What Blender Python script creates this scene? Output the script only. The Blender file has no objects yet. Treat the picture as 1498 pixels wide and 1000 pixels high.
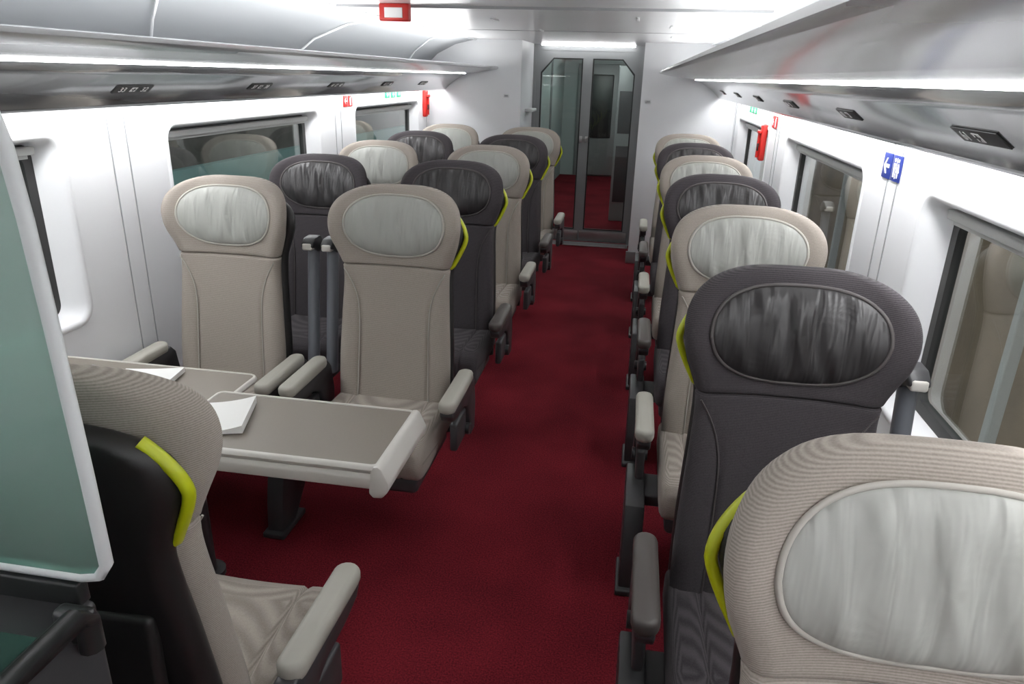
import bpy, bmesh, math, random
from mathutils import Matrix, Vector
random.seed(4)
scene=bpy.context.scene
COL=scene.collection
H=1.75; XL=-2.05; XR=0.87; YB=-1.6; YP=7.2; YD=8.0; ZC=2.06; YE=14.0
try:
    scene.view_settings.view_transform='Standard'
    scene.view_settings.look='None'
except Exception: pass

# ---------------- materials ----------------
def newmat(name):
    m=bpy.data.materials.new(name); m.use_nodes=True
    nt=m.node_tree; b=nt.nodes['Principled BSDF']; return m,nt,b
def mat(name,col,rough=.5,metal=0.,var=0.,vscale=8.,bump=0.,bscale=200.,bdist=.002,coat=0.,spec=None):
    m,nt,b=newmat(name)
    b.inputs['Base Color'].default_value=(*col,1); b.inputs['Roughness'].default_value=rough
    b.inputs['Metallic'].default_value=metal
    if coat: b.inputs['Coat Weight'].default_value=coat; b.inputs['Coat Roughness'].default_value=.08
    if spec is not None: b.inputs['Specular IOR Level'].default_value=spec
    tc=nt.nodes.new('ShaderNodeTexCoord')
    if var:
        n=nt.nodes.new('ShaderNodeTexNoise'); n.inputs['Scale'].default_value=vscale; n.inputs['Detail'].default_value=4
        nt.links.new(tc.outputs['Object'],n.inputs['Vector'])
        r=nt.nodes.new('ShaderNodeValToRGB')
        r.color_ramp.elements[0].position=.3; r.color_ramp.elements[1].position=.7
        r.color_ramp.elements[0].color=(*[c*(1-var) for c in col],1)
        r.color_ramp.elements[1].color=(*[min(1,c*(1+var)) for c in col],1)
        nt.links.new(n.outputs['Fac'],r.inputs['Fac']); nt.links.new(r.outputs['Color'],b.inputs['Base Color'])
    if bump:
        n=nt.nodes.new('ShaderNodeTexNoise'); n.inputs['Scale'].default_value=bscale; n.inputs['Detail'].default_value=2
        nt.links.new(tc.outputs['Object'],n.inputs['Vector'])
        bp=nt.nodes.new('ShaderNodeBump'); bp.inputs['Strength'].default_value=bump; bp.inputs['Distance'].default_value=bdist
        nt.links.new(n.outputs['Fac'],bp.inputs['Height']); nt.links.new(bp.outputs['Normal'],b.inputs['Normal'])
    return m
def fabric(name,c1,c2):
    m,nt,b=newmat(name); b.inputs['Roughness'].default_value=.92; b.inputs['Specular IOR Level'].default_value=.2
    b.inputs['Sheen Weight'].default_value=.08
    tc=nt.nodes.new('ShaderNodeTexCoord')
    w=nt.nodes.new('ShaderNodeTexWave'); w.wave_type='BANDS'; w.bands_direction='Z'
    w.inputs['Scale'].default_value=75; w.inputs['Distortion'].default_value=.25; w.inputs['Detail'].default_value=1
    nt.links.new(tc.outputs['Object'],w.inputs['Vector'])
    n=nt.nodes.new('ShaderNodeTexNoise'); n.inputs['Scale'].default_value=300; n.inputs['Detail'].default_value=3
    nt.links.new(tc.outputs['Object'],n.inputs['Vector'])
    mx=nt.nodes.new('ShaderNodeMix'); mx.data_type='FLOAT'; mx.inputs[0].default_value=.55
    nt.links.new(w.outputs['Fac'],mx.inputs[2]); nt.links.new(n.outputs['Fac'],mx.inputs[3])
    r=nt.nodes.new('ShaderNodeValToRGB'); r.color_ramp.elements[0].position=.2; r.color_ramp.elements[1].position=.78
    r.color_ramp.elements[0].color=(*c1,1); r.color_ramp.elements[1].color=(*c2,1)
    nt.links.new(mx.outputs[0],r.inputs['Fac']); nt.links.new(r.outputs['Color'],b.inputs['Base Color'])
    bp=nt.nodes.new('ShaderNodeBump'); bp.inputs['Strength'].default_value=.28; bp.inputs['Distance'].default_value=.0012
    nt.links.new(mx.outputs[0],bp.inputs['Height']); nt.links.new(bp.outputs['Normal'],b.inputs['Normal'])
    return m
def leather(name,col,rough,dist=.006):
    m,nt,b=newmat(name); b.inputs['Roughness'].default_value=rough; b.inputs['Base Color'].default_value=(*col,1)
    tc=nt.nodes.new('ShaderNodeTexCoord'); mp=nt.nodes.new('ShaderNodeMapping'); mp.inputs['Scale'].default_value=(30,10,5)
    mp.inputs['Rotation'].default_value=(0,.12,0)
    n=nt.nodes.new('ShaderNodeTexNoise'); n.inputs['Scale'].default_value=1.; n.inputs['Detail'].default_value=2; n.inputs['Distortion'].default_value=.35
    nt.links.new(tc.outputs['Object'],mp.inputs['Vector']); nt.links.new(mp.outputs['Vector'],n.inputs['Vector'])
    bp=nt.nodes.new('ShaderNodeBump'); bp.inputs['Strength'].default_value=.9; bp.inputs['Distance'].default_value=dist
    nt.links.new(n.outputs['Fac'],bp.inputs['Height']); nt.links.new(bp.outputs['Normal'],b.inputs['Normal'])
    return m
def emis(name,col,s):
    m,nt,b=newmat(name); b.inputs['Base Color'].default_value=(*col,1)
    b.inputs['Emission Color'].default_value=(*col,1); b.inputs['Emission Strength'].default_value=s; return m
def glassmat(name,tint,gl=.04,diff=None,dfac=0.,rough=.02,grad=False,graze=.6):
    m=bpy.data.materials.new(name); m.use_nodes=True; nt=m.node_tree; nt.nodes.clear()
    out=nt.nodes.new('ShaderNodeOutputMaterial'); tr=nt.nodes.new('ShaderNodeBsdfTransparent'); tr.inputs[0].default_value=(*tint,1)
    g=nt.nodes.new('ShaderNodeBsdfGlossy'); g.inputs['Roughness'].default_value=rough; g.inputs[0].default_value=(1,1,1,1)
    lw=nt.nodes.new('ShaderNodeLayerWeight'); lw.inputs[0].default_value=.5
    pw=nt.nodes.new('ShaderNodeMath'); pw.operation='POWER'; pw.inputs[1].default_value=4
    ml=nt.nodes.new('ShaderNodeMath'); ml.operation='MULTIPLY_ADD'; ml.inputs[1].default_value=graze; ml.inputs[2].default_value=gl; ml.use_clamp=True
    nt.links.new(lw.outputs['Facing'],pw.inputs[0]); nt.links.new(pw.outputs[0],ml.inputs[0])
    mx=nt.nodes.new('ShaderNodeMixShader'); nt.links.new(ml.outputs[0],mx.inputs[0])
    base=tr
    if diff:
        d=nt.nodes.new('ShaderNodeBsdfDiffuse'); d.inputs[0].default_value=(*diff,1)
        tl=nt.nodes.new('ShaderNodeBsdfTranslucent'); tl.inputs[0].default_value=(*diff,1)
        m1=nt.nodes.new('ShaderNodeMixShader'); m1.inputs[0].default_value=.5
        nt.links.new(d.outputs[0],m1.inputs[1]); nt.links.new(tl.outputs[0],m1.inputs[2])
        m2=nt.nodes.new('ShaderNodeMixShader'); m2.inputs[0].default_value=dfac
        if grad:
            tc=nt.nodes.new('ShaderNodeTexCoord'); sp=nt.nodes.new('ShaderNodeSeparateXYZ'); nt.links.new(tc.outputs['Object'],sp.inputs[0])
            mr=nt.nodes.new('ShaderNodeMapRange'); mr.inputs[1].default_value=1.15; mr.inputs[2].default_value=1.65
            mr.inputs[3].default_value=dfac*.36; mr.inputs[4].default_value=min(.95,dfac*1.35)
            nt.links.new(sp.outputs[2],mr.inputs[0]); nt.links.new(mr.outputs[0],m2.inputs[0])
        nt.links.new(tr.outputs[0],m2.inputs[1]); nt.links.new(m1.outputs[0],m2.inputs[2]); base=m2
    nt.links.new(base.outputs[0],mx.inputs[1]); nt.links.new(g.outputs[0],mx.inputs[2]); nt.links.new(mx.outputs[0],out.inputs[0])
    return m

M={}
M['fabL']=fabric('fabric_beige',(.255,.226,.198),(.415,.370,.328))
M['fabD']=fabric('fabric_dark',(.036,.032,.036),(.088,.079,.085))
M['lthL']=leather('leather_grey',(.355,.362,.335),.45,.010)
M['lthD']=leather('leather_dark',(.030,.028,.029),.38,.011)
M['pipL']=mat('piping_light',(.44,.42,.38),.7)
M['pipD']=mat('piping_dark',(.09,.08,.08),.6)
M['shell']=mat('shell_black',(.018,.017,.017),.42,bump=.1,bscale=500,bdist=.001)
M['lime']=mat('lime_plastic',(.50,.56,.01),.35)
M['armL']=mat('arm_light',(.38,.37,.325),.5)
M['armD']=mat('arm_dark',(.085,.075,.07),.45)
M['plas']=mat('grey_plastic',(.045,.045,.048),.4)
M['post']=mat('post_grey',(.17,.18,.205),.3)
M['metal']=mat('brushed_steel',(.5,.5,.5),.3,1.)
M['wall']=mat('wall_white',(.82,.83,.85),.42,var=.02,vscale=2)
M['part']=mat('partition_white',(.74,.75,.77),.45,var=.03,vscale=2)
M['seam']=mat('seam_grey',(.30,.31,.32),.6)
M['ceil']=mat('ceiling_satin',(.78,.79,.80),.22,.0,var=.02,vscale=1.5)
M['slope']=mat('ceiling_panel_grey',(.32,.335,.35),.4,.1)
M['rack']=mat('rack_silver',(.68,.69,.71),.24,.55)
M['band']=mat('rack_band_gloss',(.20,.205,.21),.12,.5,coat=.5)
M['gask']=mat('window_gasket',(.03,.03,.03),.5)
M['blind']=mat('blind_grey',(.45,.46,.45),.5)
M['fillc']=emis('ceiling_fill',(1,.99,.97),23)  # glow of the unseen strips added above the racks
M['lampr']=emis('rack_lamp',(1,1,1),15)
M['lampw']=emis('wallwash_lamp',(1,1,1),24)
M['lampv']=emis('vestibule_lamp',(.97,1,1),24)
M['wing']=glassmat('window_glass',(.86,.90,.88),.07,graze=1.)
M['doorg']=glassmat('door_glass',(.88,.92,.90),.03)
M['scrg']=glassmat('screen_glass',(.30,.50,.44),.02,diff=(.62,.75,.70),dfac=.68,grad=True)
M['scrw']=mat('screen_edge',(.75,.78,.78),.35)
M['dkgreen']=mat('dark_green_glass',(.02,.05,.042),.15)
M['dframe']=mat('door_frame_grey',(.27,.28,.285),.4,.3)
M['dblack']=mat('door_black',(.02,.022,.022),.3)
M['tabtop']=mat('table_taupe',(.205,.178,.150),.42,var=.03,vscale=300)
M['tabrim']=mat('table_cream',(.64,.62,.58),.38)
M['paper']=mat('paper_white',(.8,.8,.78),.6)
M['papg']=mat('paper_grey',(.35,.37,.4),.5)
M['red']=mat('red_plastic',(.55,.02,.015),.4)
M['blue']=mat('sign_blue',(.02,.04,.25),.4)
M['green']=mat('sign_green',(.04,.45,.20),.4)
M['white']=mat('sign_white',(.85,.85,.85),.5)
M['ink']=mat('ink_black',(.015,.015,.015),.5)
M['plateg']=mat('plate_grey',(.6,.61,.62),.4)
M['brown']=mat('platform_tan',(.20,.14,.085),.7,var=.3,vscale=1.2)
M['orange']=mat('platform_orange',(.36,.21,.08),.6)
M['teal']=mat('trackside_teal',(.15,.27,.25),.6,var=.25,vscale=.8)
M['dgrey']=mat('dark_concrete',(.13,.115,.10),.8,var=.3,vscale=3)
M['vest']=mat('vestibule_grey',(.42,.48,.47),.4)
m,nt,b=newmat('carpet_red'); b.inputs['Roughness'].default_value=.95; b.inputs['Specular IOR Level'].default_value=.1
tc=nt.nodes.new('ShaderNodeTexCoord'); n=nt.nodes.new('ShaderNodeTexNoise'); n.inputs['Scale'].default_value=170; n.inputs['Detail'].default_value=4
n2=nt.nodes.new('ShaderNodeTexNoise'); n2.inputs['Scale'].default_value=2.2
nt.links.new(tc.outputs['Object'],n.inputs['Vector']); nt.links.new(tc.outputs['Object'],n2.inputs['Vector'])
mx=nt.nodes.new('ShaderNodeMix'); mx.data_type='FLOAT'; mx.inputs[0].default_value=.3
nt.links.new(n.outputs['Fac'],mx.inputs[2]); nt.links.new(n2.outputs['Fac'],mx.inputs[3])
r=nt.nodes.new('ShaderNodeValToRGB'); r.color_ramp.elements[0].position=.36; r.color_ramp.elements[1].position=.64
r.color_ramp.elements[0].color=(.065,.005,.009,1); r.color_ramp.elements[1].color=(.210,.017,.026,1)
nt.links.new(mx.outputs[0],r.inputs['Fac']); nt.links.new(r.outputs['Color'],b.inputs['Base Color'])
bp=nt.nodes.new('ShaderNodeBump'); bp.inputs['Strength'].default_value=.7; bp.inputs['Distance'].default_value=.004
nt.links.new(n.outputs['Fac'],bp.inputs['Height']); nt.links.new(bp.outputs['Normal'],b.inputs['Normal'])
M['carpet']=m

# ---------------- mesh helpers ----------------
class B:
    def __init__(s): s.v=[]; s.f=[]; s.m=[]
    def raw(s,v,f,mi=0):
        o=len(s.v); s.v+= [tuple(p) for p in v]; s.f+=[[i+o for i in q] for q in f]; s.m+=[mi]*len(f); return s
    def loft(s,loops,mi=0,c0=True,c1=True,closed=True):
        n=len(loops[0]); v=[p for l in loops for p in l]; f=[]
        for a in range(len(loops)-1):
            for i in range(n if closed else n-1):
                j=(i+1)%n; f.append([a*n+i,a*n+j,(a+1)*n+j,(a+1)*n+i])
        if c0: f.append(list(range(n))[::-1])
        if c1: f.append([ (len(loops)-1)*n+i for i in range(n)])
        return s.raw(v,f,mi)
    def ringloft(s,loops,mi=0):
        return s.loft(loops+[loops[0]],mi,False,False)
    def box(s,c,d,bev=0,mi=0,seg=3,rot=None):
        bm=bmesh.new(); bmesh.ops.create_cube(bm,size=1)
        bmesh.ops.scale(bm,vec=d,verts=bm.verts)
        if bev: bmesh.ops.bevel(bm,geom=bm.edges[:],offset=bev,segments=seg,profile=.5,affect='EDGES')
        if rot is not None: bmesh.ops.transform(bm,matrix=rot,verts=bm.verts)
        bmesh.ops.translate(bm,vec=c,verts=bm.verts)
        bm.verts.index_update()
        s.raw([v.co[:] for v in bm.verts],[[v.index for v in f.verts] for f in bm.faces],mi); bm.free(); return s
    def poly(s,pts,a0,a1,axis='x',bev=0,mi=0):
        def P(p,a):
            return (a,p[0],p[1]) if axis=='x' else ((p[0],a,p[1]) if axis=='y' else (p[0],p[1],a))
        bm=bmesh.new(); vs=[bm.verts.new(P(p,a0)) for p in pts]; ws=[bm.verts.new(P(p,a1)) for p in pts]
        bm.faces.new(vs[::-1]); bm.faces.new(ws)
        for i in range(len(pts)):
            j=(i+1)%len(pts); bm.faces.new([vs[i],vs[j],ws[j],ws[i]])
        bmesh.ops.recalc_face_normals(bm,faces=bm.faces)
        if bev: bmesh.ops.bevel(bm,geom=bm.edges[:],offset=bev,segments=2,profile=.5,affect='EDGES')
        bm.verts.index_update()
        s.raw([v.co[:] for v in bm.verts],[[v.index for v in f.verts] for f in bm.faces],mi); bm.free(); return s
    def tube(s,path,r,n=8,mi=0,closed=False,rx=None):
        path=[Vector(p) for p in path]; loops=[]; N=len(path); up=Vector((0,1,0))
        for i,p in enumerate(path):
            if closed: t=(path[(i+1)%N]-path[i-1])
            else: t=path[min(i+1,N-1)]-path[max(i-1,0)]
            t.normalize(); a=t.cross(up)
            if a.length<1e-3: a=t.cross(Vector((1,0,0)))
            a.normalize(); b2=a.cross(t)
            ra=rx if rx else r
            loops.append([tuple(p+a*ra*math.cos(q)+b2*r*math.sin(q)) for q in [2*math.pi*k/n for k in range(n)]])
        if closed: loops.append(loops[0]); return s.loft(loops,mi,False,False)
        return s.loft(loops,mi)
    def mesh(s,name,mats,smooth=True,ang=35,sx=1):
        me=bpy.data.meshes.new(name); v=[(x*sx,y,z) for x,y,z in s.v]
        me.from_pydata(v,[],s.f)
        for k in mats: me.materials.append(M[k])
        me.polygons.foreach_set('material_index',s.m)
        bm=bmesh.new(); bm.from_mesh(me); bmesh.ops.recalc_face_normals(bm,faces=bm.faces); bm.to_mesh(me); bm.free()
        if smooth:
            me.polygons.foreach_set('use_smooth',[True]*len(me.polygons))
            me.set_sharp_from_angle(angle=math.radians(ang))
        me.update(); return me
def O(name,me,parent=None,loc=None,label=None,cat=None,group=None,kind=None,rotz=0):
    o=bpy.data.objects.new(name,me); COL.objects.link(o)
    if loc: o.location=loc
    if rotz: o.rotation_euler=(0,0,rotz)
    if parent: o.parent=parent
    if label: o['label']=label
    if cat: o['category']=cat
    if group: o['group']=group
    if kind: o['kind']=kind
    return o
def rrect(cx,cy,w,h,r,n=6):
    pts=[]
    for (sx,sy,a0) in ((1,1,0),(-1,1,90),(-1,-1,180),(1,-1,270)):
        for k in range(n+1):
            a=math.radians(a0+90*k/n); pts.append((cx+sx*(w/2-r)+r*math.cos(a),cy+sy*(h/2-r)+r*math.sin(a)))
    return pts
def stadium(w,l,n=8,cx=0,cy=0):
    r=w/2; pts=[]
    for k in range(n+1):
        a=math.pi*k/n; pts.append((cx+r*math.cos(a),cy+l/2-r+r*math.sin(a)))
    for k in range(n+1):
        a=math.pi+math.pi*k/n; pts.append((cx+r*math.cos(a),cy-l/2+r+r*math.sin(a)))
    return pts
def holed(outer,holes,thick):
    cu=bpy.data.curves.new('c','CURVE'); cu.dimensions='2D'; cu.fill_mode='BOTH'; cu.extrude=thick/2
    for pts in [outer]+holes:
        sp=cu.splines.new('POLY'); sp.points.add(len(pts)-1)
        for p,q in zip(sp.points,pts): p.co=(q[0],q[1],0,1)
        sp.use_cyclic_u=True
    ob=bpy.data.objects.new('c',cu); COL.objects.link(ob); dg=bpy.context.evaluated_depsgraph_get()
    me=bpy.data.meshes.new_from_object(ob.evaluated_get(dg)); bpy.data.objects.remove(ob)
    v=[x.co[:] for x in me.vertices]; f=[list(p.vertices) for p in me.polygons]; bpy.data.meshes.remove(me); return v,f
def textmesh(body,size,M4,matk,name='lettering',parent=None):
    cu=bpy.data.curves.new('t','FONT'); cu.body=body; cu.size=size; cu.align_x='CENTER'; cu.align_y='CENTER'; cu.extrude=.0006
    ob=bpy.data.objects.new('t',cu); COL.objects.link(ob); dg=bpy.context.evaluated_depsgraph_get()
    me=bpy.data.meshes.new_from_object(ob.evaluated_get(dg)); bpy.data.objects.remove(ob)
    me.transform(M4); me.materials.clear(); me.materials.append(M[matk])
    return O(name,me,parent)
def frame4(origin,right,up):
    r=Vector(right).normalized(); u=Vector(up).normalized(); n=r.cross(u)
    m=Matrix((r,u,n)).transposed().to_4x4(); m.translation=Vector(origin); return m

# ---------------- room shell ----------------
b=B(); b.box(((XL+XR)/2,(YB+YE)/2,-.04),(XR-XL+.3,YE-YB,.08))
O('floor',b.mesh('floor',['carpet'],False),kind='structure')
WIN=[(0.82+2.235*i,2.29+2.235*i) for i in range(3)]
def WZ(side): return (.855,1.46) if side<0 else (.80,1.41)
def sidewall(name,X,side):
    WZ0,WZ1=WZ(side)
    outer=[(YB,0),(YP+.06,0),(YP+.06,2.0),(YB,2.0)]
    holes=[rrect((a+c)/2,(WZ0+WZ1)/2,c-a+.14,WZ1-WZ0+.09,.06) for a,c in WIN]
    v,f=holed(outer,holes,.05)
    b=B(); b.raw([(X+side*.025+p[2],p[0],p[1]) for p in v],f)
    return O(name,b.mesh(name,['wall'],True,30),kind='structure')
sidewall('wall_left',XL,-1); sidewall('wall_right',XR,1)
wn=1
for X,s in ((XL,-1),(XR,1)):
    WZ0,WZ1=WZ(s)
    for a,c in WIN:
        cy=(a+c)/2; cz=(WZ0+WZ1)/2; w=c-a; h=WZ1-WZ0
        def L(dx,ex,r): return [(X+s*dx,p[0],p[1]) for p in rrect(cy,cz,w+ex,h+ex-.06*(ex>.05),r)]
        b=B(); b.loft([L(.0,.18,.08),L(-.005,.17,.075),L(-.005,.14,.065),L(.004,.12,.06),L(.06,.05,.045),L(.085,.02,.04)],0,False,False)
        fr=O('window_%d'%wn,b.mesh('window_frame',['wall'],True,50),kind='structure')
        b=B(); b.ringloft([L(.075,.03,.045),L(.075,-.05,.035),L(.10,-.05,.035),L(.10,.03,.045)])
        O('window_gasket',b.mesh('window_gasket',['gask']),fr)
        b=B(); b.loft([L(.088,-.02,.035),L(.092,-.02,.035)]); O('window_pane',b.mesh('window_pane',['wing'],False),fr,label='tinted reflective window pane')
        b=B(); b.box((X+s*.058,cy,WZ1-.006),(.03,w+.0,.028),.004); b.box((X+s*.06,cy,WZ1-.026),(.006,w-.04,.016),.002)
        O('roller_blind',b.mesh('roller_blind',['blind']),fr,label='pale grey roller blind housing')
        wn+=1
tn=1
for X,s in ((XL,-1),(XR,1)):
    for k,y in enumerate((.45,2.62,2.72,4.86,4.96,7.1)):
        b=B(); b.box((X-s*.001,y,1.0),(.004,.004,1.3)); O('trim_%d'%tn,b.mesh('trim',['seam'],False),kind='structure'); tn+=1
    b=B(); b.poly([(X,.0),(X-s*.07,.0),(X-s*.07,.20),(X-s*.05,.23),(X,.24)],YB,YP,'y',.004)
    O('baseboard_left' if s<0 else 'baseboard_right',b.mesh('baseboard',['dframe']),kind='structure')
DX0,DX1=-1.14,0.0
b=B(); b.box(((XL-.05+DX0)/2,YP+.03,1.03),(DX0-XL+.05,.06,2.1)); O('wall_partition_left',b.mesh('wall_end',['part'],False),kind='structure')
b=B(); b.box(((XR+.05+DX1)/2,YP+.03,1.03),(XR+.05-DX1,.06,2.1)); O('wall_partition_right',b.mesh('wall_end',['part'],False),kind='structure')
for x,s,nm in ((DX0,-1,'wall_passage_left'),(DX1,1,'wall_passage_right')):
    b=B(); b.box((x+s*.03,(YP+.06+YD)/2,1.03),(.06,YD-YP-.06,2.1)); O(nm,b.mesh(nm,['part'],False),kind='structure')
b=B(); b.box((DX0+.04,YP+.42,1.42),(.08,.3,.03),.008); O('trim_%d'%tn,b.mesh('trim',['plateg']),kind='structure'); tn+=1
b=B(); b.box((DX1+.03,YP-.008,.06),(.10,.03,.12),.006); b.box((DX0-.03,YP-.008,.06),(.12,.03,.12),.006)
O('baseboard_end',b.mesh('baseboard',['dframe']),kind='structure')
b=B(); b.box(((XL+XR)/2,YB-.03,1.03),(XR-XL+.1,.06,2.1)); O('wall_back',b.mesh('wall_back',['part'],False),kind='structure')
# ceiling
CX0,CX1=-1.58,.60
b=B(); b.box(((CX0+CX1)/2,(YB+YP+.8)/2,ZC+.03),(CX1-CX0,YP+.8-YB,.06))
for y in (-.1,1.9,5.7):
    b.box(((CX0+CX1)/2,y,ZC-.001),(CX1-CX0-.06,.006,.004),0,1)
b.box(((CX0+CX1)/2,3.8,ZC-.006),(CX1-CX0-.06,.05,.012),.003,0)
b.box(((CX0+CX1)/2,3.77,ZC-.006),(CX1-CX0-.06,.008,.013),0,1)
for x in (CX0,CX1): b.box((x,(YB+YP)/2,ZC-.002),(.02,YP-YB-.02,.016),.004,0)
O('ceiling',b.mesh('ceiling',['ceil','seam'],False),kind='structure')
b=B()
for x0,x1 in ((CX0,XL-.04),(CX1,XR+.04)):
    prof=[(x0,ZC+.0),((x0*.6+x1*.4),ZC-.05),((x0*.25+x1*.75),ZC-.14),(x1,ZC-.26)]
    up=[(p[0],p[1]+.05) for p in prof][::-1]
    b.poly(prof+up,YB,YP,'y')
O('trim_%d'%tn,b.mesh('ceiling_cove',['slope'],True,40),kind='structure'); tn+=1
for x0,x1 in ((CX0,XL),(CX1,XR)):
    for y,dy in ((2.45,.5),(4.6,-.35),(6.1,.35)):
        b=B(); pts=[]
        for t in (0,.4,.75,1):
            z=ZC-{0:0,.4:.05,.75:.14,1:.26}[t]; pts.append((x0+(x1-x0)*t,y+dy*t,z-.002))
        b.tube(pts,.006,6); O('trim_%d'%tn,b.mesh('trim',['wall']),kind='structure'); tn+=1
for (x,y) in ((-.05,4.4),(.15,5.0),(-.9,4.6),(-.75,5.6),(.2,6.2)):
    b=B(); b.box((x,y,ZC-.003),(.014,.2,.008),.002); O('ceiling_vent',b.mesh('ceiling_vent',['plateg']),label='slim silver slot vent in the ceiling panel',cat='vent',group='ceiling slot vents')
b=B(); b.box(((DX0+DX1)/2,YD-.12,ZC-.010),(.95,.025,.018),.004); O('ceiling_light',b.mesh('ceiling_light_short',['lampr']),label='short white strip light above the glass doors',cat='light')
b=B(); b.box((-1.22,3.70,ZC-.04),(.15,.05,.08),.008,0)
me=b.mesh('d',['red']); e=O('ceiling_display',me,label='small red-framed display hanging from the ceiling',cat='display')
b=B(); b.box((-1.22,3.672,ZC-.042),(.09,.006,.045),.001); O('screen',b.mesh('s',['white']),e)

# ---------------- luggage racks ----------------
def rack(mir,name):
    c=(XL+XR)/2
    def mx(x): return x if not mir else 2*c-x
    lip=.14; XE=.864
    body=[(lip+.006,1.818),(lip,1.806),(lip+.01,1.797),(.22,1.783),(.32,1.768),(.40,1.760),(.455,1.757),(.505,1.752),(XE,1.76),(XE,1.80),(.3,1.80),(.17,1.822)]
    b=B(); b.loft([[(mx(x),y,z) for x,z in body] for y in (YB+.02,YP-.22)]+[[(mx(x+ (0.0 if x>.4 else .22*(1-(x-lip)/.3) )),YP-.01,z) for x,z in body]])
    o=O('luggage_rack',b.mesh('luggage_rack',['rack'],True,50),label='silver overhead luggage rack running along the side wall',cat='luggage rack',group='overhead luggage racks')
    b=B(); b.box((mx(.478),(YB+YP)/2,1.753),(.024,YP-YB-.3,.010),.002); O('light_strip',b.mesh('light_strip',['lampr']),o,label='glowing white reading light strip')
    band=[(.505,1.755),(.515,1.735),(.56,1.712),(.61,1.682),(.655,1.648),(.69,1.612),(.70,1.600),(.715,1.598),(.72,1.612),(.70,1.66),(.62,1.75)]
    b=B(); b.loft([[(mx(x),y,z) for x,z in band] for y in (YB+.02,YP-.01)])
    O('number_band',b.mesh('number_band',['band'],True,50),o,label='glossy dark grey seat number band')
    b=B()
    b.box((mx(.775),(YB+YP)/2,1.645),(.05,YP-YB-.2,.012),0,1)
    b.box((mx(.785),(YB+YP)/2,1.665),(.15,YP-YB-.2,.02),0,0)
    O('wall_wash_light',b.mesh('wall_wash_light',['rack','lampw'],False),o,label='concealed white strip light behind the band')
    b=B(); b.box((mx(.42),(YB+YP)/2,1.806),(.10,YP-YB-.6,.010),0,0)  # unseen upward strip added on the rack top to brighten the ceiling
    b.box((mx(.42),(YB+YP)/2,1.814),(.07,YP-YB-.6,.008),0,1)
    O('added_fill_strip',b.mesh('added_fill',['rack','fillc'],False),o,label='added unseen glowing strip that brightens the ceiling')
    return o
rack(True,'l'); rack(False,'r')
def plate(side,y,txt):
    c=(XL+XR)/2
    P=Vector((.632,y,1.667)); up=Vector((-.8,0,.6)); right=Vector((0,-1,0))
    if side<0: P.x=2*c-P.x; up.x*=-1; right.y=1
    n=right.cross(up); m=frame4(P+n*.003,right,up)
    b=B(); b.box((0,0,0),(.20,.042,.003),.001,0); 
    b.box((0,0,.002),(.03,.024,.001),0,1); b.box((0,.0,.003),(.02,.004,.001),0,0); b.box((0,0,.003),(.004,.018,.001),0,0)
    me=b.mesh('p',['gask','white']); me.transform(m)
    o=O('seat_number_plate',me,label='small black seat number plate with white numerals',cat='sign',group='seat number plates')
    parts=txt.split()
    for k,t in enumerate(parts):
        dx=(-.06,.06)[k] if len(parts)>1 else -.055
        textmesh(t,.036,frame4(P+n*.006+right*dx,right,up),'white',parent=o)
ly=[2.48,3.41,4.34,5.27,6.18]
for i,y in enumerate(ly): plate(-1,y,['33 32','37 38','41 42','45 46','47 48'][i])
for i,y in enumerate([1.52,2.44,3.37,4.30,5.22,6.15]): plate(1,y,['61','62','65','66','71','72'][i])

# ---------------- signs on walls ----------------
def wallsign(side,y,z,w,h,matk,label,glyph=None,cat='sign'):
    X=XL+.003 if side<0 else XR-.003
    right=(0,1,0) if side<0 else (0,-1,0); m=frame4((X,y,z),right,(0,0,1))
    b=B(); b.box((0,0,0),(w,h,.004),.001,0); me=b.mesh('s',[matk]); me.transform(m)
    o=O('wall_sign',me,label=label,cat=cat)
    if glyph:
        b=B(); glyph(b); g=b.mesh('g',['white'],False); g.transform(m); O('pictogram',g,o,label='white pictogram')
    return o
def arrow(b):
    b.poly([(-.028,0),(-.004,.026),(.006,.026),(-.010,.006),(.028,.006),(.028,-.006),(-.010,-.006),(.006,-.026),(-.004,-.026)],.002,.004,'z')
def wc(b):
    for dx in (-.018,.018):
        b.poly([(dx+.006*math.cos(a*math.pi/4),.026+.006*math.sin(a*math.pi/4)) for a in range(8)],.002,.004,'z')
    b.poly([(-.026,.016),(-.010,.016),(-.010,-.004),(-.013,-.004),(-.013,-.03),(-.023,-.03),(-.023,-.004),(-.026,-.004)],.002,.004,'z')
    b.poly([(.015,.016),(.021,.016),(.030,-.012),(.022,-.012),(.022,-.03),(.014,-.03),(.014,-.012),(.006,-.012)],.002,.004,'z')
    b.poly([(-.001,.034),(.001,.034),(.001,-.034),(-.001,-.034)],.002,.004,'z')
def cross(b):
    b.poly([(-.02,0),(0,.02),(.004,.02),(-.008,.004),(.02,.004),(.02,-.004),(-.008,-.004),(.004,-.02),(0,-.02)],.002,.004,'z')
def ext(b):
    b.poly([(-.012,-.03),(.008,-.03),(.008,.014),(.002,.022),(-.006,.022),(-.012,.014)],.002,.004,'z')
    b.poly([(.0,.022),(.02,.03),(.02,.025),(.002,.018)],.002,.004,'z')
wallsign(1,2.745,1.49,.085,.085,'blue','blue square sign with white arrow',arrow)
wallsign(1,2.645,1.49,.085,.085,'blue','blue square sign with white toilet pictogram',wc)
wallsign(-1,5.05,1.545,.075,.075,'red','red square sign with white arrow',cross)
wallsign(-1,5.14,1.545,.075,.075,'red','red square sign with white extinguisher pictogram',ext)
wallsign(1,5.02,1.51,.075,.075,'red','red square sign with white extinguisher pictogram',ext)
wallsign(1,5.11,1.51,.075,.075,'red','red square sign with white arrow',cross)
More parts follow.
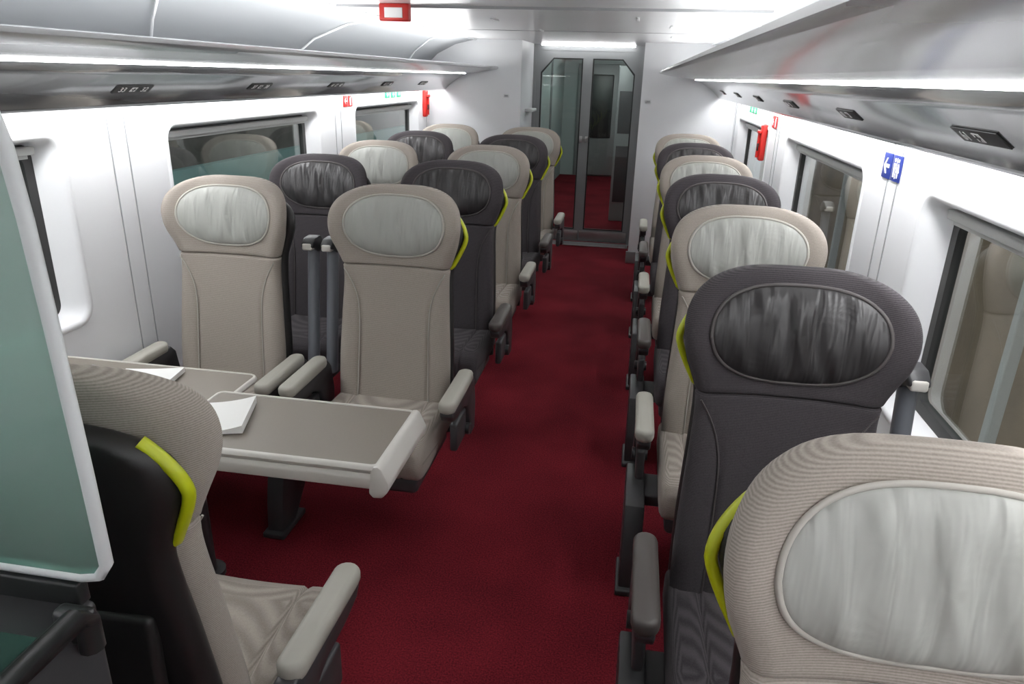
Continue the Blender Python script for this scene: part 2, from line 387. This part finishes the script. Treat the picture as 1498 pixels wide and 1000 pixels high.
for y in (5.95,6.1,6.25):
    wallsign(-1,y,1.57,.11,.05,'green','green emergency window pictogram sign',cross)
    wallsign(1,y,1.55,.11,.05,'green','green emergency window pictogram sign',cross)
for side in (-1,1):
    o=wallsign(side,6.8,1.57,.16,.05,'white','white notice with two black pictograms')
    m=frame4((XL+.006 if side<0 else XR-.006,6.8,1.57),(0,-side,0),(0,0,1))
    textmesh('S S',.05,m,'ink',parent=o)
for x,z in ((-1.28,1.56),(.07,1.55)):
    b=B(); b.box((x,YP-.004,z),(.05,.008,.03),.002,0); b.box((x,YP-.009,z),(.032,.003,.014),.001,1)
    O('wall_switch_plate',b.mesh('p',['plateg','seam']),label='small grey plate on the white partition',cat='sign',group='partition plates')
def hammer(side,y,z):
    X=XL+.019 if side<0 else XR-.019
    b=B(); b.box((X,y,z),(.04,.075,.24),.012); e=O('emergency_hammer',b.mesh('h',['red']),label='red emergency hammer in a red wall bracket',cat='hammer',group='emergency hammers')
    b=B(); b.tube([(X+(-side)*.028,y,z-.10),(X-side*.028,y,z+.06)],.010); b.box((X-side*.03,y,z+.07),(.022,.07,.024),.006); O('hammer',b.mesh('h2',['red']),e)
    b=B(); b.box((X-side*.03,y,z-.03),(.012,.03,.05),.003); O('bracket_clip',b.mesh('h3',['ink']),e,label='black clip')
hammer(1,5.33,1.36); hammer(-1,7.0,1.47)

# ---------------- doors and vestibule ----------------
dw=(DX1-DX0-.06)/2
for k in (0,1):
    x0=DX0+.03+k*dw; x1=x0+dw
    outer=[(x0,.02),(x1,.02),(x1,2.0),(x0,2.0)]
    g0,g1=x0+.05,x1-.05; c=.13
    if k==0: hole=[(g0,.15),(g1,.15),(g1,1.93),(g0+c,1.93),(g0,1.93-c*1.1)]
    else: hole=[(g0,.15),(g1,.15),(g1,1.93-c*1.1),(g1-c,1.93),(g0,1.93)]
    v,f=holed(outer,[hole],.045)
    b=B(); b.raw([(p[0],YD+.02+p[2],p[1]) for p in v],f)
    d=O('door_%d'%(k+1),b.mesh('door',['dframe'],False),kind='structure')
    cx=(g0+g1)/2; sc=lambda p:(cx+(p[0]-cx)*.94,1.05+(p[1]-1.05)*.985)
    b=B(); b.ringloft([[(p[0],YD+.0,p[1]) for p in hole],[(sc(p)[0],YD+.0,sc(p)[1]) for p in hole],[(sc(p)[0],YD+.012,sc(p)[1]) for p in hole],[(p[0],YD+.012,p[1]) for p in hole]])
    O('door_gasket',b.mesh('g',['dblack'],False),d)
    b=B(); b.poly(hole,YD+.016,YD+.022,'y'); O('door_glass',b.mesh('g',['doorg'],False),d,label='clear glass door panel')
    hx=x1-.03 if k==0 else x0+.03
    b=B(); b.box((hx,YD-.008,1.12),(.03,.02,.07),.005); b.tube([(hx,YD-.02,1.13),(hx,YD-.035,1.13)],.012,12); O('door_lock',b.mesh('l',['metal']),d,label='small steel door lock')
    b=B(); b.box(((x0+x1)/2,YD-.006,.085),(dw-.02,.004,.10),.001); O('kick_plate',b.mesh('k',['metal']),d)
b=B(); b.box((DX0+.015,YD+.02,1.03),(.03,.06,2.06)); b.box((DX1-.015,YD+.02,1.03),(.03,.06,2.06)); b.box(((DX0+DX1)/2,YD+.02,2.03),(DX1-DX0-.06,.06,.06))
O('trim_%d'%tn,b.mesh('trim',['dframe'],False),kind='structure'); tn+=1
b=B(); b.box(((DX0+DX1)/2,YD-.10,.006),(DX1-DX0-.02,.16,.012),.002)
for i in range(6): b.box(((DX0+DX1)/2,YD-.165+i*.026,.014),(DX1-DX0-.04,.006,.006),0,1)
O('trim_%d'%tn,b.mesh('trim',['metal','seam']),kind='structure'); tn+=1
yc2=(YD+.07+YE)/2; yl=YE-YD-.07
b=B(); b.box((DX0-.3,yc2,1.05),(.06,yl,2.1)); b.box((DX1+.3,yc2,1.05),(.06,yl,2.1)); 
O('wall_vestibule_side',b.mesh('w',['vest'],False),kind='structure')
b=B(); b.box(((DX0+DX1)/2,YE-.03,1.05),(1.8,.06,2.1)); O('wall_vestibule_end',b.mesh('w',['vest'],False),kind='structure')
b=B(); b.box(((DX0+DX1)/2,yc2,2.13),(1.8,yl,.06)); O('ceiling_vestibule',b.mesh('w',['part'],False),kind='structure')
b=B(); b.box((DX0-.16,YD+.04,1.05),(.32,.06,2.1));b.box((DX1+.16,YD+.04,1.05),(.32,.06,2.1)); O('wall_vestibule_front',b.mesh('w',['part'],False),kind='structure')
for yy in (8.7,10.4,12.2):
    b=B(); b.box((-.55,yy,2.085),(.8,.10,.03)); O('ceiling_light',b.mesh('l',['lampv'],False),label='strip light in the vestibule ceiling',cat='light')
b=B(); b.box((-.16,9.6,.95),(.26,.35,1.9),.015); e=O('equipment_cabinet',b.mesh('c',['dframe']),label='dark grey tall cabinet in the vestibule',cat='cabinet')
b=B(); b.box((-.16,9.42,1.35),(.20,.012,.5),.004,0); b.box((-.16,9.418,.6),(.20,.012,.7),.004,0); O('cabinet_door',b.mesh('c',['plas']),e)
b=B(); b.box((-.07,9.40,1.55),(.06,.012,.12),.003,0);b.box((-.07,9.40,1.38),(.06,.012,.10),.003,1);O('cabinet_notice',b.mesh('c',['blue','white']),e,label='blue and white notices')
b=B(); b.box((-.75,YE-.10,1.0),(.8,.06,1.95),.01,0); b.box((-.75,YE-.14,1.25),(.5,.02,1.1),.02,1); b.box((-.42,YE-.15,1.0),(.02,.04,.3),.006,2)
o=O('door_3',b.mesh('d',['dframe','dblack','metal']),kind='structure')
b=B()
for yy in (9.3,10.6,11.9): b.box((DX0-.255,yy,1.05),(.03,.05,2.05),.005)
O('trim_%d'%tn,b.mesh('trim',['dframe']),kind='structure'); tn+=1

# ---------------- seats ----------------
def crv(z,pts):
    n=len(pts)
    if z<=pts[0][0]: return pts[0][1]
    if z>=pts[-1][0]: return pts[-1][1]
    for i in range(n-1):
        if pts[i][0]<=z<=pts[i+1][0]:
            h=pts[i+1][0]-pts[i][0]; t=(z-pts[i][0])/h
            def sl(k):
                a=max(0,k-1); c=min(n-1,k+1); return (pts[c][1]-pts[a][1])/(pts[c][0]-pts[a][0])
            m0=sl(i)*h; m1=sl(i+1)*h
            return (2*t**3-3*t*t+1)*pts[i][1]+(t**3-2*t*t+t)*m0+(-2*t**3+3*t*t)*pts[i+1][1]+(t**3-t*t)*m1
WP=[(.38,.238),(.6,.238),(.8,.229),(.95,.222),(1.01,.227),(1.06,.244),(1.11,.262),(1.17,.272),(1.24,.272),(1.34,.27)]
ZT=1.324; ZH=1.010; ZR=1.165
def wid(z): return crv(z,WP)
def yc(z): 
    t=(z-.42)/.9; return .195+.15*t-.012*math.sin(math.pi*max(0,min(1,t)))
def wing(z): return crv(z,[(.4,.03),(.8,.035),(1.0,.045),(1.15,.085),(1.34,.075)])
def th(z): return crv(z,[(.38,.095),(.8,.085),(1.0,.085),(1.15,.095),(1.34,.085)])
def seamx(z): return crv(z,[(.42,.155),(.6,.150),(.8,.148),(.88,.158),(.95,.185),(1.0,.215)])
def fy(x,z): return yc(z)-th(z)/2-wing(z)*(abs(x)/.27)**2.5
def section(z,w,t,groove,yo=0,NF=44,NS=7,wg=None):
    r=min(t/2,w*.95); xc=w-r; pts=[]
    for i in range(NF): pts.append((-xc+2*xc*i/NF,-t/2))
    for i in range(NS): a=-math.pi/2+math.pi*i/NS; pts.append((xc+r*math.cos(a),t/2*math.sin(a)))
    for i in range(NF//2): pts.append((xc-2*xc*i/(NF//2),t/2))
    for i in range(NS): a=math.pi/2+math.pi*i/NS; pts.append((-xc+r*math.cos(a),t/2*math.sin(a)))
    out=[]; W=wing(z) if wg is None else wg
    for x,y in pts:
        yy=yc(z)+yo+y-W*(abs(x)/.27)**2.5
        if groove and y<=-t/2+1e-5:
            yy+=.008*math.exp(-((abs(x)-seamx(z))/.008)**2)
            if abs(x)<seamx(z): yy+=.005
        out.append((x,yy,z))
    return out
def lin(a,b,n): return [a+(b-a)*i/(n-1) for i in range(n)]
cache={}
def cm(key,fn):
    if key not in cache: cache[key]=fn()
    return cache[key]
def m_headrest(c):
    b=B(); L=[]
    for dz,sh in ((0,.010),(.003,.003),(.008,0)):
        z=ZH+.0005+dz; L.append(section(z,wid(z)-sh,th(z)-2*sh,False))
    for z in lin(ZH+.02,ZR,12)[0:]: L.append(section(z,wid(z),th(z),False))
    for k in range(1,19):
        q=math.sin(math.pi/2*k/18.4); z=ZR+(ZT-ZR)*q
        w=wid(z)*(1-q**3.0)**(1/2.9); t=th(z)*(1-q**6)**.5
        L.append(section(z,w,t,False))
    b.loft(L); return b.mesh('headrest',['fab'+c],True,60)
def m_backrest(c):
    b=B(); L=[]
    for z,sh in ((.40,.02),(.405,.008),(.415,0)): L.append(section(z,wid(z)-sh,th(z)-2*sh,True))
    for z in lin(.43,ZH-.016,30): L.append(section(z,wid(z),th(z),True))
    for dz,sh in ((.008,0),(.003,.003),(0,.010)):
        z=ZH-.0005-dz; L.append(section(z,wid(z)-sh,th(z)-2*sh,True))
    b.loft(L,0)
    return b.mesh('backrest',['fab'+c],True,60)
def m_stitch(c,s):
    b=B()
    b.tube([(s*seamx(z),fy(seamx(z),z)+.004,z) for z in lin(.44,.995,24)],.0026,6)
    return b.mesh('seam_piping',['pip'+c],True,60)
def padout(a,sc=1):
    ca,sa=math.cos(a),math.sin(a); n=2.8
    x=.204*math.copysign(abs(ca)**(2/n),ca); z=.117*math.copysign(abs(sa)**(2/2.5),sa)
    x*=1+.10*(z/.118) if z<0 else 1
    return x*sc,z*sc
PZ=1.170
def m_pad(c):
    b=B(); L=[]; N=96
    rs=[1.0,1.0,.985,.96,.92,.86,.79,.71,.62,.52,.42,.31,.2,.1,.03]
    k0=1.0 if c=='L' else 1.15
    for k,r0 in enumerate(rs):
        lp=[]
        for i in range(N):
            a=2*math.pi*i/N; x,z=padout(a,r0); zz=PZ+z
            y=fy(x,zz)
            if k==0: y+=.012
            else:
                bul=.024*(1-r0**4)**.7+.004
                wr=.0030*math.sin(x*85+2.2*math.sin(z*13+.6))+.0020*math.sin(x*150+z*16+1)+.0018*math.sin(x*60-z*20+2)
                y-=bul+k0*wr*(1-r0**8)
            lp.append((x,y,zz))
        L.append(lp)
    b.loft(L,0,False,True); return b.mesh('headrest_pad',['lth'+c],True,80)
def m_padpipe(c):
    b=B(); p=[]
    for i in range(64):
        x,z=padout(2*math.pi*i/64,1.015); p.append((x,fy(x,PZ+z)-.003,PZ+z))
    b.tube(p,.0050,6,0,True); return b.mesh('pad_piping',['pip'+c],True,80)
def m_shell():
    b=B(); L=[]; zt=1.258
    def sec(z,w,t,q=0): return section(z,w,t,False,yo=th(z)/2+.016,wg=wing(z)*.55,NF=24)
    for z in lin(.30,1.12,24):
        L.append(sec(z,wid(z)*.985+.003,.06))
    for k in range(1,11):
        q=math.sin(math.pi/2*k/10.3); z=1.12+(zt-1.12)*q
        L.append(sec(z,(wid(z)*.985)*(1-q**2.6)**.42,.06*(1-q**5)**.5))
    b.loft(L)
    b.box((0,yc(.72)+.105,.74),(.36,.03,.26),.012)
    b.box((0,yc(.5)+.105,.48),(.36,.025,.16),.012)
    return b.mesh('back_shell',['shell'],True,50)
def m_handle(s):
    b=B(); p=[]
    N=20
    for i in range(N+1):
        t=i/N; z=1.0+.215*t
        x=wid(min(z,1.12))*.985+.015*math.sin(math.pi*t)**.8-.002
        if z>1.12: x-=.042*((z-1.12)/.10)**1.8
        y=yc(z)+th(z)/2+.004-wing(z)*.45+.016*t
        p.append((x,y,z))
    p[0]=(p[0][0]-.008,p[0][1],p[0][2]); 
    b.tube(p,.0135,10,0,False,rx=.0095); return b.mesh('grab_handle',['lime'],True,60,sx=s)
def m_cushion(c):
    base=[(.24,.34),(-.16,.315),(-.235,.32),(-.262,.345),(-.272,.385),(-.268,.425),(-.25,.452),(-.215,.468),(-.16,.474),(-.05,.468),(.08,.46),(.24,.455)]
    pts=[]
    n=len(base)
    for i in range(n-1):
        for k in range(3):
            t=k/3; pts.append((base[i][0]*(1-t)+base[i+1][0]*t,base[i][1]*(1-t)+base[i+1][1]*t))
    pts.append(base[-1])
    L=[]
    xs=[-.245,-.242,-.234,-.22,-.19,-.172,-.166,-.16,-.154,-.148,-.13,-.09,-.04]
    xs=xs+[0]+[-x for x in xs[::-1]]
    for x in xs:
        e=max(0,abs(x)-.215)/.03; ins=.028*(1-math.sqrt(max(0,1-e*e)))
        g=.006*math.exp(-((abs(x)-.160)/.006)**2)
        lp=[]
        for y,z in pts:
            yy=y+(ins if y<0 else 0)*(1 if y<-.2 else .3); zz=z
            if z>.4: zz=z-ins-g+.010*(min(abs(x),.2)/.2)**2
            else: zz=z+ins
            lp.append((x,yy+ (g if y<-.2 else 0),zz))
        L.append(lp)
    b=B(); b.loft(L); return b.mesh('seat_cushion',['fab'+c],True,60)
def m_under():
    b=B(); b.box((0,-.01,.295),(.44,.46,.07),.02); b.box((0,.12,.36),(.46,.24,.06),.02)
    return b.mesh('seat_frame',['plas'])
def m_armbody():
    b=B()
    side=[(-.165,.585),(-.172,.565),(-.15,.535),(-.08,.52),(.03,.515),(.09,.49),(.13,.40),(.15,.33),(.22,.33),(.235,.45),(.215,.56),(.185,.592)]
    b.poly(side,-.024,.024,'x',.007); b.box((0,.02,.42),(.03,.16,.12),.01)
    b.tube([(-.03,.10,.385),(.03,.10,.385)],.024,14)
    return b.mesh('armrest',['plas'],True,40)
def m_armpad(c):
    b=B(); L=[]
    for z,i in ((.572,.012),(.577,.004),(.588,0),(.606,0),(.614,.004),(.618,.012)):
        L.append([(x*(1+.25*max(0,-y)),y-.002,z+.012*max(0,(y+.05))*1.0) for x,y in stadium(.064-2*i,.355-2*i,8)])
    b.loft(L); return b.mesh('armrest_pad',['arm'+c],True,45)
def m_post():
    b=B(); L=[]
    for z in lin(.50,1.03,12):
        t=(z-.5)/.53; y=.30+.085*t; 
        L.append([(p[0],y+p[1],z) for p in stadium(.046,.062,5)])
    b.loft(L); return b.mesh('hook_post',['post'],True,50)
def m_cap():
    b=B()
    side=[(.43,1.02),(.425,1.065),(.40,1.085),(.345,1.082),(.315,1.062),(.312,1.045),(.335,1.04),(.36,1.03),(.375,1.015)]
    b.poly(side,-.027,.027,'x',.007,0)
    b.box((0,.336,1.048),(.044,.05,.03),.008,1)
    return b.mesh('hook_cap',['plas','tabrim'],True,40)
def m_ped(x):
    b=B()
    b.poly([(-.25,.0),(-.15,.0),(.12,.27),(.12,.33),(-.19,.33),(-.235,.14)],x-.035,x+.035,'x',.008)
    b.box((x*.5,.0,.29),(abs(x)+.04,.16,.05),.01)
    b.box((x,-.17,.012),(.09,.2,.024),.006)
    return b.mesh('pedestal',['plas'])
def m_beam(x):
    b=B(); b.box((x,.02,.285),(.22,.14,.05),.01); b.box((x+(.1 if x>0 else -.1),.02,.20),(.03,.14,.2),.008); return b.mesh('wall_bracket',['plas'])
def seat(X,Y,c,aisle,post,handle,ped,label,rot=0):
    e=O('passenger_seat',None,loc=(X,Y,0),label=label,cat='seat',group='passenger seats in the carriage',rotz=rot)
    e.empty_display_size=.1
    O('headrest',cm(('h',c),lambda:m_headrest(c)),e)
    pd=O('headrest_pad',cm(('p',c),lambda:m_pad(c)),e,label=('wrinkled pale grey leather pillow' if c=='L' else 'wrinkled black leather pillow'))
    O('pad_piping',cm(('pp',c),lambda:m_padpipe(c)),pd)
    bk=O('backrest',cm(('b',c),lambda:m_backrest(c)),e)
    for s in (-1,1): O('seam_piping',cm(('st',c,s),lambda:m_stitch(c,s)),bk)
    O('back_shell',cm('shell',m_shell),e,label='black moulded plastic shell')
    if handle: O('grab_handle',cm(('gh',handle),lambda:m_handle(handle)),e,label='curved lime yellow handle')
    O('seat_cushion',cm(('c',c),lambda:m_cushion(c)),e)
    O('seat_frame',cm('under',m_under),e)
    for s in (-1,1):
        a=O('armrest',cm('ab',m_armbody),e,loc=(s*.315,0,0)); O('armrest_pad',cm(('ap',c),lambda:m_armpad(c)),a)
    if post:
        p=O('hook_post',cm('post',m_post),e,loc=(post*.322,-.012,0)); O('hook_cap',cm('cap',m_cap),p)
    if ped: O('pedestal',cm(('ped',ped),lambda:m_ped(ped)),e)
    else:
        q=-aisle*.27; O('wall_bracket',cm(('beam',q),lambda:m_beam(q)),e)
LB='light beige train seat, grey leather pillow'; DB='dark grey train seat, black leather pillow'
XA=-.924; XW=-1.654; XS=.425
for i,(y,c) in enumerate(zip([2.48,3.41,4.34,5.27,6.19],'LDLDL')):
    l=(LB if c=='L' else DB)
    seat(XA,y,c,1,-1,1,-.365,l+(', facing the table' if i==0 else ', beside the aisle'))
    seat(XW,y,c,1,1,0,0,l+', beside the window')
for i,(y,c) in enumerate(zip([.56,1.49,2.42,3.345,4.27,5.195,6.12],'LDLDLDL')):
    seat(XS,y,c,-1,1,-1,-.325,(LB if c=='L' else DB)+', single seat by the window')
seat(XA,1.21,'L',-1,1,-1,.365,'light beige train seat turned to the table, lime handle',rot=math.pi)
seat(XW,1.21,'L',-1,-1,0,0,'light beige train seat behind the glass screen',rot=math.pi)

# ---------------- table ----------------
e=O('table',None,label='cream-edged taupe train table with folding leaves between seats',cat='table',loc=(-1.3,1.82,0)); 
def tobj(nm,b,mats,**k):
    me=b.mesh(nm,mats,True,40); me.transform(Matrix.Translation((1.3,-1.82,0))); return O(nm,me,e,**k)
def tabletop(x0,x1,y0,y1,z,r,thick=.035,rw=.018):
    cx,cy=(x0+x1)/2,(y0+y1)/2; w,l=x1-x0,y1-y0
    def R(i,zz,rr): return [(p[0],p[1],zz) for p in rrect(cx,cy,w-2*i,l-2*i,rr)]
    rim=B(); rim.ringloft([R(.0,z-.012,r),R(.003,z-.003,r),R(.007,z,r*.9),R(rw-.002,z,r*.7),R(rw,z-.004,r*.6),R(rw,z-thick+.004,r*.6),R(rw-.002,z-thick,r*.6),R(.008,z-thick+.004,r*.8)])
    top=B(); top.loft([R(rw-.001,z-thick+.006,r*.6),R(rw-.001,z-.003,r*.6)])
    return rim,top
rim,top=tabletop(-1.30,-.612,1.62,1.99,.745,.025,.03,.016)
rim.poly([(-.640,.728),(-.632,.7445),(-.618,.7455),(-.608,.738),(-.588,.694),(-.592,.670),(-.610,.648),(-.635,.646),(-.648,.66)],1.619,1.991,'y',.006)
rim.poly([(1.632,.720),(1.622,.705),(1.628,.670),(1.645,.662),(1.66,.675),(1.66,.72)],-1.295,-.635,'x',.004)
rim.poly([(1.978,.720),(1.988,.705),(1.982,.670),(1.965,.662),(1.95,.675),(1.95,.72)],-1.295,-.635,'x',.004)
tl=tobj('table_leaf',top,['tabtop'],label='taupe laminate leaf'); r1=tobj('table_rim',rim,['tabrim'],label='cream moulded edge'); 
rim,top=tabletop(-2.03,-1.245,1.52,2.165,.735,.035,.028,.014)
tobj('table_leaf',top,['tabtop'],label='taupe laminate leaf'); tobj('table_rim',rim,['tabrim'],label='cream moulded edge')
b=B(); b.tube([(-1.42,1.97,.0),(-1.40,1.93,.70)],.030,14); b.tube([(-1.42,1.97,.0),(-1.42,1.97,.02)],.06,16)
b.box((-1.25,1.83,.695),(1.1,.06,.03),.008); tobj('table_leg',b,['plas'],label='dark grey tubular leg')
def brochure(x,y,z,w,l,rot,col,lab,curl=.02):
    b=B(); N=10
    L=[]
    for i in range(N+1):
        t=i/N; h=curl*t**2.2; px=w*(t-.5)
        L.append([(px,-l/2,0),(px,l/2,0),(px,l/2,h+.005),(px,-l/2,h+.005)])
    b.loft(L); me=b.mesh('brochure',[col],True,30)
    return O('brochure',me,loc=(x,y,z),rotz=rot,label=lab,cat='brochure',group='brochures on the table')
brochure(-1.17,1.80,.7455,.15,.21,.3,'paper','white paper brochure lying open on the table')
brochure(-1.60,2.03,.7355,.21,.15,.15,'paper','white folded leaflet on the window table leaf',.012)
brochure(-1.80,1.98,.7355,.14,.2,-.2,'papg','grey leaflet on the window table leaf',.006)

# ---------------- glass screen and luggage cabinet ----------------
YS=.63
out=[(-2.03,1.160),(-.625,1.160),(-.602,1.165),(-.590,1.182)]+[(-.592,1.3),(-.595,1.4),(-.598,1.50),(-.602,1.60)]+[(-.608,1.67),(-.620,1.72),(-.645,1.76),(-.69,1.785),(-.76,1.79),(-1.24,1.79),(-1.34,1.66),(-1.42,1.56),(-2.03,1.56)]
b=B(); b.poly(out,YS-.005,YS+.005,'y')
e2=O('glass_screen',b.mesh('glass',['scrg'],False),label='frosted green glass screen with white edging behind the seats',cat='screen')
path=[(p[0],YS,p[1]) for p in out[:14]]
b=B(); b.tube(path,.008,8); O('screen_edge',b.mesh('edge',['scrw'],True,50),e2,label='white edge trim')
b=B()
b.box((-1.33,.31,.56),(1.42,.66,1.12),.012,0)
e3=O('luggage_cabinet',b.mesh('cab',['plas']),label='dark grey low luggage cabinet below the glass screen',cat='cabinet')
b=B(); b.box((-1.33,YS,1.134),(1.40,.02,.034),.003); O('base_rail',b.mesh('foot',['dblack']),e3,label='black base rail carrying the glass')
b=B(); b.box((-1.32,.30,1.123),(1.38,.52,.006),.001); O('cabinet_top',b.mesh('ct',['dkgreen']),e3,label='glossy dark green glass top')
b=B(); b.tube([(-.605,.600,1.08),(-.605,.600,1.12),(-.605,.585,1.135),(-.605,.02,1.135)],.015,10); b.box((-.62,.60,1.112),(.05,.025,.05),.01)
O('cabinet_rail',b.mesh('cr',['dblack'],True,50),e3,label='black rounded edge rail')
b=B(); b.box((-.616,.3,.6),(.006,.5,.9),.002); b.box((-.616,.3,.93),(.012,.2,.02),.004); O('cabinet_door',b.mesh('cd',['dblack']),e3)

# ---------------- outside ----------------
b=B(); b.box((3.6,7,1.0),(.1,30,5.5)); O('wall_platform_right',b.mesh('w',['brown'],False),kind='structure')
b=B(); b.box((3.50,7,1.05),(.06,30,.22)); O('trim_%d'%tn,b.mesh('t',['orange'],False),kind='structure'); tn+=1
for i in range(7):
    b=B(); b.box((2.6,.4+i*2.3,1.2),(.08,.08,4.6),.01); O('trim_%d'%tn,b.mesh('t',['blind'],False),kind='structure'); tn+=1
b=B(); b.box((-4.6,9,-.30),(.1,34,2.1)); O('wall_platform_left',b.mesh('w',['teal'],False),kind='structure')
b=B(); b.box((-5.4,9,2.0),(.1,34,4.0)); O('wall_trackside_left',b.mesh('w',['dgrey'],False),kind='structure')
w=bpy.data.worlds.new('w'); scene.world=w; w.use_nodes=True
w.node_tree.nodes['Background'].inputs[0].default_value=(.90,.94,1,1); w.node_tree.nodes['Background'].inputs[1].default_value=.9

# ---------------- camera ----------------
f=1050.; s=.029
Ya=Vector((191,385,-f)).normalized(); Za=Vector((s*f,f,385+191*s)).normalized(); Xa=Ya.cross(Za).normalized()
R=Matrix((Xa,Ya,Za)).to_4x4()
cam=bpy.data.cameras.new('camera'); co=bpy.data.objects.new('camera',cam); COL.objects.link(co)
R.translation=Vector((0,0,H)); co.matrix_world=R
cam.sensor_width=36; cam.lens=f/1498*36; cam.clip_start=.02
scene.camera=co
